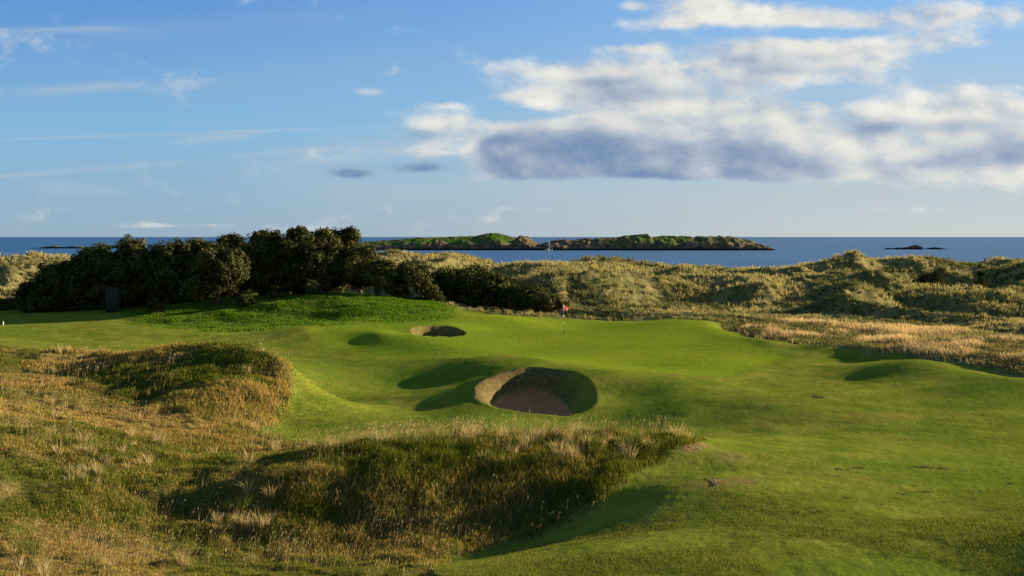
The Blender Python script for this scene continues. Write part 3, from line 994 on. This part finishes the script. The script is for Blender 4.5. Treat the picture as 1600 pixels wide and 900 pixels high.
# --- marram on the dunes
def dune_grass():
    parts = []
    m = Z_dune * (1 - .6 * Z_hay)
    tp = scatter(62000, m, (-.56, .60), (66, 262))
    X, Y = tp[:, 0], tp[:, 1]
    dens = np.clip(.62 + 1.5 * fbm(X / 4, Y / 5, 191, 4), .3, 1)
    tp = tp[rng.random(len(tp)) < dens]
    k = 11
    n = len(tp) * k
    base = np.repeat(tp, k, 0)
    sz = np.repeat(rnd(len(tp), .45, 1.15) * (.45 + .55 * sstep(tp[:, 1], 95, 150)), k)
    ld = rnd(n, 0, 6.28)
    base = base + np.stack([np.cos(ld), np.sin(ld), np.zeros(n)], -1) * (rnd(n, 0, .45) * sz)[:, None]
    mixv = np.clip(.38 + .30 * sstep(tp[:, 1], 120, 200) + .9 * fbm(tp[:, 0] / 28, tp[:, 1] / 34, 231, 3) + 1.3 * fbm(tp[:, 0] / 9, tp[:, 1] / 12, 201, 3) + rng.normal(0, .22, len(tp)), 0, 1)
    mixv = np.repeat(mixv, k)
    col = lerp((.085, .097, .036), (.40, .335, .155), np.clip(mixv + rng.normal(0, .15, n), 0, 1))
    wd = base[:, 1] * .00085 * rnd(n, .7, 1.3)
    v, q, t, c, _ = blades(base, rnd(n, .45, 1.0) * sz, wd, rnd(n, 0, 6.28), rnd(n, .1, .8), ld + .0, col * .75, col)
    parts.append((v, q, t, c))
    grass_object('dune_grass', 'straw and olive marram tussocks covering the far dunes', parts)
    p = scatter(150000, Z_hay, (.18, .56), (45, 110))
    n = len(p)
    X, Y = p[:, 0], p[:, 1]
    pale = np.clip(.5 + 2.2 * fbm(X / 4, Y / 5, 211, 4, .6), 0, 1)
    c = lerp((.10, .10, .035), (.58, .41, .24), np.clip(pale + rng.normal(0, .25, n), 0, 1))
    v, q, t, cc, _ = blades(p, (.14 + .34 * pale) * rnd(n, .5, 1.25), Y * .0007, rnd(n, 0, 6.28), rnd(n, .1, .6), rng.normal(3.4, .9, n), c * .7, c)
    grass_object('feather_grass', 'pale feathery hay grass strip along the right edge of the fairway', [(v, q, t, cc)])


rough_grass()
fairway_grass()
bank_grass()
dune_grass()
print('grass ready')

# ------------------------------------------------------------------ trees and shrubs
M_bark = simple('grey_bark', (.17, .145, .12), .9, .1, .35, 6)
M_dark_bark = simple('dark_bark', (.06, .05, .04), .9, .1, .35, 6)


def crown_mesh(blobs_, n_leaf, leaf, col0, col1, seed, clump=.55, core=True):
    """leaf-sized faces gathered in clumps on the surface of a few masses (x, y, z, rx, ry, rz)"""
    r = np.random.default_rng(seed)
    B = np.array(blobs_, float)
    wgt = (B[:, 3] * B[:, 5] + B[:, 3] * B[:, 4])
    wgt /= wgt.sum()
    nc = max(10, n_leaf // 75)
    bi = r.choice(len(B), nc, p=wgt)
    d = r.normal(size=(nc, 3))
    d[:, 2] = d[:, 2] * .9 + .12
    d /= np.linalg.norm(d, axis=1)[:, None]
    rad = r.uniform(.72, 1.06, nc)
    cc = B[bi, :3] + d * B[bi, 3:6] * rad[:, None]
    cs = clump * r.uniform(.55, 1.35, nc)
    # leaves
    li = r.integers(0, nc, n_leaf)
    e = r.normal(size=(n_leaf, 3))
    e /= np.linalg.norm(e, axis=1)[:, None]
    rr = r.uniform(.35, 1.0, n_leaf) ** .6
    pos = cc[li] + e * (cs[li] * rr)[:, None] * np.array([1, 1, .85])
    nrm = e * .7 + d[li] * .5 + r.normal(size=(n_leaf, 3)) * .45
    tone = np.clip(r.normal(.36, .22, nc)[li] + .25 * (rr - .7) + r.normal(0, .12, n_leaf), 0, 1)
    size = leaf * r.uniform(.6, 1.4, n_leaf)
    if core:   # inner foliage that closes the heart of each mass
        m = n_leaf // 5
        bi2 = r.choice(len(B), m, p=wgt)
        e2 = r.normal(size=(m, 3))
        e2 /= np.linalg.norm(e2, axis=1)[:, None]
        pos = np.concatenate([pos, B[bi2, :3] + e2 * B[bi2, 3:6] * (r.uniform(.2, .85, m))[:, None]])
        nrm = np.concatenate([nrm, e2 + r.normal(size=(m, 3)) * .3])
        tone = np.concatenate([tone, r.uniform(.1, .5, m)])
        size = np.concatenate([size, leaf * r.uniform(1.6, 3.0, m)])
    nrm /= np.linalg.norm(nrm, axis=1)[:, None] + 1e-9
    a = np.cross(nrm, r.normal(size=nrm.shape))
    a /= np.linalg.norm(a, axis=1)[:, None] + 1e-9
    b = np.cross(nrm, a)
    s = size[:, None]
    V = np.stack([pos - a * s, pos - b * s * .62, pos + a * s, pos + b * s * .62], 1).reshape(-1, 3)
    Q = np.arange(len(pos))[:, None] * 4 + np.array([0, 1, 2, 3])
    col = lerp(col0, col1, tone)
    return V, Q, np.repeat(col, 4, 0)


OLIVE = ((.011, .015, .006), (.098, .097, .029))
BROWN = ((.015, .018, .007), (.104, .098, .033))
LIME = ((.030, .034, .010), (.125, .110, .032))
n_tree = [0]


def tree(px, base_py, top_py, half_px, Y, label, pal=OLIVE, leaves=9000, low=.05, trunk=None, name='evergreen_tree', cat='tree', group=None, n_mass=7, depth=1.0, seed=None, leaf=.115, clump=.55, limbs=4, bark=None, flat=.0):
    """px, base_py, top_py, half_px: bearing and extent seen from the viewpoint at distance Y"""
    n_tree[0] += 1
    seed = seed or 1000 + n_tree[0] * 13
    r = np.random.default_rng(seed)
    x0 = PX(px, Y)
    zg = float(ground_z(x0, Y))
    top = EYE - (top_py - HZ) / F * Y
    R = half_px / F * Y * (1.22 if name == 'evergreen_tree' else 1.0)
    leaves = int(leaves * 2.2)
    Ht = top - zg
    root = empty(name, (x0, Y, zg), label, cat, group)
    z0 = Ht * low
    ch = Ht - z0
    B = [(0, 0, z0 + ch * .50, R * .72, R * .72 * depth, ch * .46)]
    if low < .06:
        B.append((0, 0, z0 + ch * .22, R * .85, R * .85 * depth, ch * .26))
    for i in range(n_mass):
        a = 2 * math.pi * (i + r.uniform(-.3, .3)) / n_mass
        f = r.uniform(.30, .44)
        zz = z0 + ch * r.uniform(.25, .78)
        k = 1 - .45 * max(0, (zz - z0) / ch - .5) * 2
        B.append((math.cos(a) * R * .60 * k, math.sin(a) * R * .60 * depth * k, zz, R * f, R * f * depth, min(ch * .26, R * f * 1.1)))
    for i in range(3):
        s = R * r.uniform(.24, .36)
        B.append((r.uniform(-.4, .4) * R, r.uniform(-.4, .4) * R * depth, Ht - s * r.uniform(.62, .85), s, s, min(s, ch * .3)))
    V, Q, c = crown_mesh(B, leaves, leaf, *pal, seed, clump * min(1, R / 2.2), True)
    keep = None
    V[:, 2] = np.maximum(V[:, 2], .02)
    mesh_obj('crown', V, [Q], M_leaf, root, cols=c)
    parts = []
    tr = .035 * Ht + .04
    lean = r.uniform(-.08, .08)
    spine = [(0, 0, -.25), (lean * Ht * .3, 0, Ht * .25), (lean * Ht * .7, 0, Ht * .55), (lean * Ht, 0, Ht * .8)]
    parts.append(tube(spine, [tr * 1.25, tr, tr * .6, tr * .15]))
    for i in range(limbs):
        b = B[1 + i % (len(B) - 1)]
        h0 = Ht * r.uniform(.12, .4)
        p0 = np.array([lean * h0, 0, h0])
        p2 = np.array(b[:3])
        p1 = (p0 + p2) / 2 + np.array([0, 0, -.08 * Ht])
        parts.append(tube([p0, p1, p2], [tr * .55, tr * .4, tr * .12], 6))
    v, f = join(parts)
    mesh_obj('trunk', v, f, bark or M_dark_bark, root, smooth=True)
    return root


tree(58, 494, 446, 26, 103, 'low dark rounded tree at the far left end of the wood', leaves=6000, low=0.0)
tree(100, 494, 416, 42, 103, 'dark shapeless evergreen between the lowest left tree and the ribbed panel', leaves=9000, low=0.0)
tree(150, 494, 391, 50, 104, 'broad dark evergreen whose branches reach down behind the ribbed grey panel', leaves=12000, low=.05)
tree(212, 496, 379, 52, 104, 'broad flat-topped evergreen just right of the ribbed grey panel', leaves=14000, low=0.0)
tree(268, 496, 383, 46, 103, 'olive evergreen lit from the side above the small reddish shrub', leaves=13000, low=0.0)
tree(318, 496, 377, 36, 112, 'evergreen set back, only its top showing behind the domed front tree', leaves=8000, low=0.05)
tree(340, 494, 391, 42, 97.5, 'domed brown-olive tree standing forward of the wood, sunlit face', BROWN, leaves=13000, low=.12)
tree(368, 490, 371, 36, 108, 'rounded treetop peeping up behind the domed front tree', leaves=9000, low=.05)
tree(424, 485, 363, 36, 106, 'tall dark evergreen with open twiggy top, left of the tallest tree', leaves=12000, low=.03, n_mass=9)
tree(485, 478, 359, 54, 105, 'tallest and widest evergreen in the middle of the wood', leaves=22000, low=.02, n_mass=10)
tree(534, 474, 362, 30, 108, 'tall narrow evergreen touching the right shoulder of the tallest tree', leaves=9000, low=.08)
tree(562, 474, 390, 30, 104, 'loose yellowish olive tree on the right slope of the wood', LIME, leaves=8000, low=.12, bark=M_bark)
tree(594, 476, 412, 26, 103, 'thin scrubby tree showing two pale stems above the green bank', LIME, leaves=4200, low=.30, bark=M_bark, limbs=6)
tree(700, 490, 424, 36, 112, 'dark tree filling the gap behind the arching tree', leaves=8000, low=0.0)
tree(748, 496, 424, 48, 106, 'large black-green rounded tree behind the green, left of the low thicket', leaves=15000, low=0.0)
tree(815, 500, 448, 38, 104, 'low dark thicket tree with a flat top between the rounded tree and the flag', leaves=10000, low=0.0)
tree(850, 502, 462, 30, 100, 'olive leafy thicket nearest to the left of the flagstick', BROWN, leaves=8000, low=0.0)
tree(785, 500, 440, 24, 110, 'small dark tree wedged between the large rounded tree and the thicket', leaves=5000, low=0.0)


def arching_tree():
    Y = 101
    x0 = PX(636, Y)
    zg = float(ground_z(x0, Y))
    root = empty('arching_tree', (x0, Y, zg), 'domed tree with bare pale stems arching over a dark hollow', 'tree')
    k = Y / F

    def q(px, py, dy=0):
        return np.array([(px - 636) * k, dy, EYE - (py - HZ) * k - zg])
    B = []
    for (px, py, rx, rz) in ((640, 432, 30, 17), (618, 448, 16, 15), (662, 446, 18, 14), (676, 462, 12, 12), (683, 474, 9, 7), (628, 462, 10, 10), (632, 425, 16, 10), (655, 428, 16, 11)):
        c = q(px, py)
        B.append((*c, rx * k, rx * k * 1.1, rz * k))
    V, Q, c = crown_mesh(B, 12000, .12, *OLIVE, 77, .5)
    mesh_obj('crown', V, [Q], M_leaf, root, cols=c)
    parts = [tube([q(631, 487), q(634, 476), q(638, 462), q(650, 452), q(664, 456), q(674, 466)], [.16, .14, .11, .09, .06, .03]),
             tube([q(634, 477), q(642, 466), q(655, 462)], [.09, .06, .03]), tube([q(678, 489, -.4), q(679, 480), q(674, 468), q(664, 452)], [.13, .12, .09, .05]),
             tube([q(634, 478), q(626, 464), q(620, 448)], [.11, .09, .05])]
    v, f = join(parts)
    mesh_obj('trunk', v, f, M_bark, root, smooth=True)
    Y2 = 99.5
    x1 = PX(600, Y2)
    zg2 = float(ground_z(x1, Y2))
    k2 = Y2 / F
    root = empty('young_tree', (x1, Y2, zg2), 'spindly young tree with a forked white stem at the edge of the bank', 'tree')

    def q2(px, py, dy=0):
        return np.array([(px - 600) * k2, dy, EYE - (py - HZ) * k2 - zg2])
    b0 = np.array([0, 0, -.2])
    parts = [tube([b0, q2(599, 470), q2(597, 455), q2(594, 440)], [.10, .085, .06, .02]), tube([q2(600, 474), q2(606, 464), q2(609, 450)], [.08, .06, .02]), tube([q2(598, 462), q2(590, 450)], [.05, .02])]
    v, f = join(parts)
    mesh_obj('trunk', v, f, M_bark, root, smooth=True)
    V, Q, c = crown_mesh([(*q2(596, 440), 14 * k2, .8, 10 * k2), (*q2(610, 447), 9 * k2, .6, 8 * k2), (*q2(588, 452), 6 * k2, .4, 5 * k2)], 1800, .10, *LIME, 88, .35, False)
    mesh_obj('crown', V, [Q], M_leaf, root, cols=c)


arching_tree()
tree(243, 504, 468, 14, 96, 'small reddish shrub at the edge of the tee, below the wood', BROWN, leaves=2600, low=0, name='shrub', cat='shrub', n_mass=5, clump=.4, limbs=3)
tree(384, 492, 464, 15, 95.5, 'small rust-brown shrub on the green bank in front of the domed tree', BROWN, leaves=2600, low=0, name='shrub', cat='shrub', n_mass=5, clump=.4, limbs=3)
tree(430, 482, 448, 15, 99, 'grey-olive shrub at the foot of the tall open-topped tree', OLIVE, leaves=2600, low=0, name='shrub', cat='shrub', n_mass=5, clump=.4, limbs=3)
tree(488, 470, 440, 17, 99, 'bushy shrub on the bank below the tallest tree', OLIVE, leaves=3200, low=0, name='shrub', cat='shrub', n_mass=5, clump=.4, limbs=3)
tree(12, 494, 470, 34, 107, 'low dark hedge-like shrub added to deepen the tree shadow at the left end behind the tee', OLIVE, leaves=4500, low=0, name='shrub', cat='shrub', n_mass=6, limbs=3)  # added shrub: blackens the strip that lies in the trees' shadow
tree(1452, 436, 428, 22, 172, 'flat dark shrub in the dunes below the highest right crest', OLIVE, leaves=2600, low=0, name='shrub', cat='shrub', n_mass=6, limbs=3, leaf=.16)
tree(1532, 433, 426, 9, 178, 'tiny dark shrub in the dunes near the right crest', OLIVE, leaves=900, low=0, name='shrub', cat='shrub', n_mass=4, limbs=2, leaf=.16)


# ------------------------------------------------------------------ small things
def box(x0, x1, y0, y1, z0, z1):
    v = np.array([(x, y, z) for z in (z0, z1) for y in (y0, y1) for x in (x0, x1)], float)
    q = np.array([(0, 2, 3, 1), (4, 5, 7, 6), (0, 1, 5, 4), (2, 6, 7, 3), (0, 4, 6, 2), (1, 3, 7, 5)])
    return v, q, np.zeros((0, 3), int)


M_white = simple('white_paint', (.78, .76, .72), .45, .4, .06, 5)
M_black = simple('black_paint', (.02, .02, .022), .45, .4, .2, 5)
def cloth(name, col):
    m, n = mat(name)
    d = n.new('ShaderNodeBsdfDiffuse')
    d.inputs[0].default_value = (*col, 1)
    t = n.new('ShaderNodeBsdfTranslucent')
    t.inputs[0].default_value = (*col, 1)
    mx = n.new('ShaderNodeMixShader')
    mx.inputs[0].default_value = .5
    n.t.links.new(d.outputs[0], mx.inputs[1])
    n.t.links.new(t.outputs[0], mx.inputs[2])
    finish(n, mx.outputs[0])
    return m


M_flag = cloth('flag_cloth', (.92, .33, .23))
M_sleeve = cloth('flag_sleeve', (.8, .74, .68))
M_boards = simple('weathered_boards', (.030, .033, .032), .9, .1, .3, 3)


def flagstick():
    Y = 78.3
    x = PX(880.5, Y)
    z = float(ground_z(x, Y))
    root = empty('flagstick', (x, Y, z), 'banded black and white flagstick with red flag standing on the green', 'flag')
    Hs = 47 / F * Y
    bands = [(0, .36, 0), (.36, .45, 1), (.45, .56, 0), (.56, .66, 1), (.66, .77, 0), (.77, 1.0, 1)]
    for a, c, b in bands:
        v, f = join([tube([(0, 0, Hs * a - (.1 if a == 0 else 0)), (0, 0, Hs * c)], [.018, .018], 8)])
        mesh_obj('white_band' if b else 'pole', v, f, (M_black, M_white)[b], root)
    # rippling cloth hung from the top, drooping towards its free corner
    nu, nv = 14, 9
    uu, vv = np.meshgrid(np.linspace(0, 1, nu), np.linspace(0, 1, nv))
    Wf, Hf = .34, .40
    fx = .022 + uu * Wf * (.92 - .1 * vv)
    fz = Hs - .02 - vv * Hf * (1 - .35 * uu) - uu * .20
    fy = .05 * np.sin(uu * 7 + vv * 2) * uu + .03 * uu
    fr = np.stack([fx, fy, fz], -1).reshape(-1, 3)
    v, f = join([tube([(.0, 0, Hs - .01), (.0, 0, Hs - .42)], [.04, .04], 8)])
    mesh_obj('sleeve', v, f, M_sleeve, root)
    bk = fr + np.array([0, .006, 0])
    ii = np.arange(nu * nv).reshape(nv, nu)
    q = np.stack([ii[:-1, :-1], ii[:-1, 1:], ii[1:, 1:], ii[1:, :-1]], -1).reshape(-1, 4)
    rim = np.concatenate([ii[0, :], ii[1:, -1], ii[-1, -2::-1], ii[-2:0:-1, 0]])
    rq = np.stack([rim, np.roll(rim, -1), np.roll(rim, -1) + nu * nv, rim + nu * nv], -1)
    mesh_obj('flag', np.concatenate([fr, bk]), [np.concatenate([q[:, ::-1], q + nu * nv, rq])], M_flag, root, smooth=True)


flagstick()


def tee_marker():
    Y = 88
    x = PX(5, Y)
    z = float(ground_z(x, Y))
    root = empty('tee_marker', (x, Y, z), 'small white post marker standing alone on the sunlit tee', 'marker')
    mesh_obj('post', *(lambda a: (a[0], [a[1], a[2]]))(tube([(0, 0, -.1), (0, 0, .22), (0, 0, .27)], [.042, .04, .025], 10)), M_white, root, smooth=True)


tee_marker()


def stake():
    Y = 48.6
    x = PX(827, Y)
    z = float(ground_z(x, Y))
    root = empty('stake', (x, Y, z), 'thin dark stick standing in the shaded sand of the nearer bunker', 'stake')
    v, f = join([tube([(0, 0, -.15), (.01, 0, .22), (.0, .01, .46)], [.022, .020, .018], 8)])
    mesh_obj('shaft', v, f, M_black, root, smooth=True)
    v, f = join([tube([(0, .01, .46), (0, .01, .52)], [.026, .022], 8)])
    mesh_obj('tip', v, f, M_black, root, smooth=True)


stake()


def twig():
    x0, y0 = hit(1108, 747, H)
    x1, y1 = hit(1120, 760, H)
    z0, z1 = float(ground_z(x0, y0)), float(ground_z(x1, y1))
    p = [np.array((x0, y0, z0 + .03)), np.array(((x0 + x1) / 2 + .05, (y0 + y1) / 2, (z0 + z1) / 2 + .06)), np.array((x1, y1, z1 + .03))]
    v, f = join([tube(p, [.006, .012, .016], 6)])
    tag(mesh_obj('twig', v, f, M_bark), 'pale dry twig lying on the brown patch at the fairway edge', 'twig')


twig()


def panel():
    """upright ribbed boards in the shade of the wood"""
    Y = 99.6
    x = PX(175, Y)
    z = float(ground_z(x, Y))
    root = empty('board_screen', (x, Y, z), 'pale upright ribbed boards standing in deep shade beneath the left trees', 'screen')
    k = Y / F
    hh = 40 * k
    ps = [box(-9.5 * k + i * 2.7 * k, -9.5 * k + (i + 1) * 2.7 * k - .025, -.02 - (.03 if i % 2 else 0), .03, -.1, hh + .06 * math.sin(i * 2.1)) for i in range(7)]
    v, f = join(ps)
    mesh_obj('boards', v, f, M_boards, root)
    for t in (.2, .8):
        v, f = join([box(-9.5 * k, 9.3 * k, .032, .09, hh * t, hh * t + .10)])
        mesh_obj('rail', v, f, M_dark_bark, root)
    for s in (-1, 1):
        v, f = join([box(s * 9 * k - .05, s * 9 * k + .05, .092, .19, -.2, hh * .95)])
        mesh_obj('post', v, f, M_dark_bark, root)


panel()


def sailboat():
    Y = 1690.0
    x = PX(857.5, Y)
    root = empty('sailing_yacht', (x, Y, 0), 'white sailing yacht with bare mast lying off the rocky island', 'boat')
    k = Y / F
    n = 15
    t = np.linspace(-1, 1, n)
    Lh = 6.2 * k
    ring = []
    for a in t:
        wdt = 1.7 * (1 - abs(a) ** 2.4) ** .8 + .05 if a > 0 else 1.7 * (1 - .35 * a * a)
        sheer = 1.35 + .35 * max(0, a) ** 2
        ring.append([(a * Lh, -wdt, sheer), (a * Lh * .96, -wdt * .8, .35), (a * Lh * .9, 0, -.45), (a * Lh * .96, wdt * .8, .35), (a * Lh, wdt, sheer)])
    V = np.array(ring).reshape(-1, 3)
    q = []
    for i in range(n - 1):
        for j in range(5):
            j2 = (j + 1) % 5
            q.append((i * 5 + j, i * 5 + j2, (i + 1) * 5 + j2, (i + 1) * 5 + j))
    ends = np.array([(0, 1, 2, 3, 4), tuple((n - 1) * 5 + j for j in (4, 3, 2, 1, 0))])
    mesh_obj('hull', V, [np.array(q), ends], M_white, root)
    v, f = join([box(-2.6, 1.4, -1.0, 1.0, 1.4, 2.1), box(-2.0, .8, -.8, .8, 2.1, 2.35)])
    mesh_obj('cabin', v, f, M_white, root)
    v, f = join([tube([(.6, 0, 1.2), (.6, 0, 15.5)], [.22, .16], 8)])
    mesh_obj('mast', v, f, M_white, root)
    v, f = join([tube([(.5, 0, 3.0), (-4.6, 0, 3.1)], [.32, .24], 8)])
    mesh_obj('boom', v, f, simple('sail_cover', (.35, .36, .38)), root)
    v, f = join([tube([(.6, 0, 15.3), (5.9, 0, 1.7)], [.05, .09], 6), tube([(.6, 0, 15.3), (-5.8, 0, 1.4)], [.05, .05], 6)])
    mesh_obj('rigging', v, f, simple('rigging_wire', (.45, .45, .45)), root)


sailboat()


def bird(px, py, Y, span, roll, label):
    x, z = PX(px, Y), EYE + (HZ - py) / F * Y
    prof = [(-.24, .01), (-.16, .05), (0, .075), (.12, .06), (.18, .045), (.24, .035), (.29, .008)]
    v1, q1, t1 = tube([(a * span, 0, .01 * math.sin(a * 9)) for a, _ in prof], [b * span for _, b in prof], 8)
    parts = [(v1, q1, t1)]
    for s in (-1, 1):
        W = np.array([(.10, .03, .03), (.12, .25, .10), (.02, .5, .03), (-.04, .5, .03), (-.06, .25, .09), (-.08, .03, .02)]) * span
        W[:, 1] *= s
        lo = W - np.array([0, 0, .012 * span])
        V = np.concatenate([W, lo])
        q = [(0, 1, 4, 5), (1, 2, 3, 4), (11, 10, 7, 6), (10, 9, 8, 7)] + [(i, i + 6, (i + 1) % 6 + 6, (i + 1) % 6) for i in range(6)]
        parts.append((V, np.array(q), np.zeros((0, 3), int)))
    tl = np.array([(-.2, -.03, .0), (-.2, .03, .0), (-.34, .07, .01), (-.34, -.07, .01)]) * span
    V = np.concatenate([tl, tl - np.array([0, 0, .01 * span])])
    parts.append((V, np.array([(0, 1, 2, 3), (7, 6, 5, 4), (0, 4, 5, 1), (1, 5, 6, 2), (2, 6, 7, 3), (3, 7, 4, 0)]), np.zeros((0, 3), int)))
    v, f = join(parts)
    o = mesh_obj('bird', v, f, M_bird)
    o.location = (x, Y, z)
    o.rotation_euler = (math.radians(roll), 0, math.radians(70))
    tag(o, label, 'bird')


M_bird = simple('dark_plumage', (.06, .055, .05), .8, .2)
bird(1214, 207, 260, 1.25, 25, 'tiny dark bird gliding in front of the bright cloud bank')
bird(1337, 336, 420, 1.2, -15, 'tiny dark bird low above the horizon over the open sea')
print('scene ready')
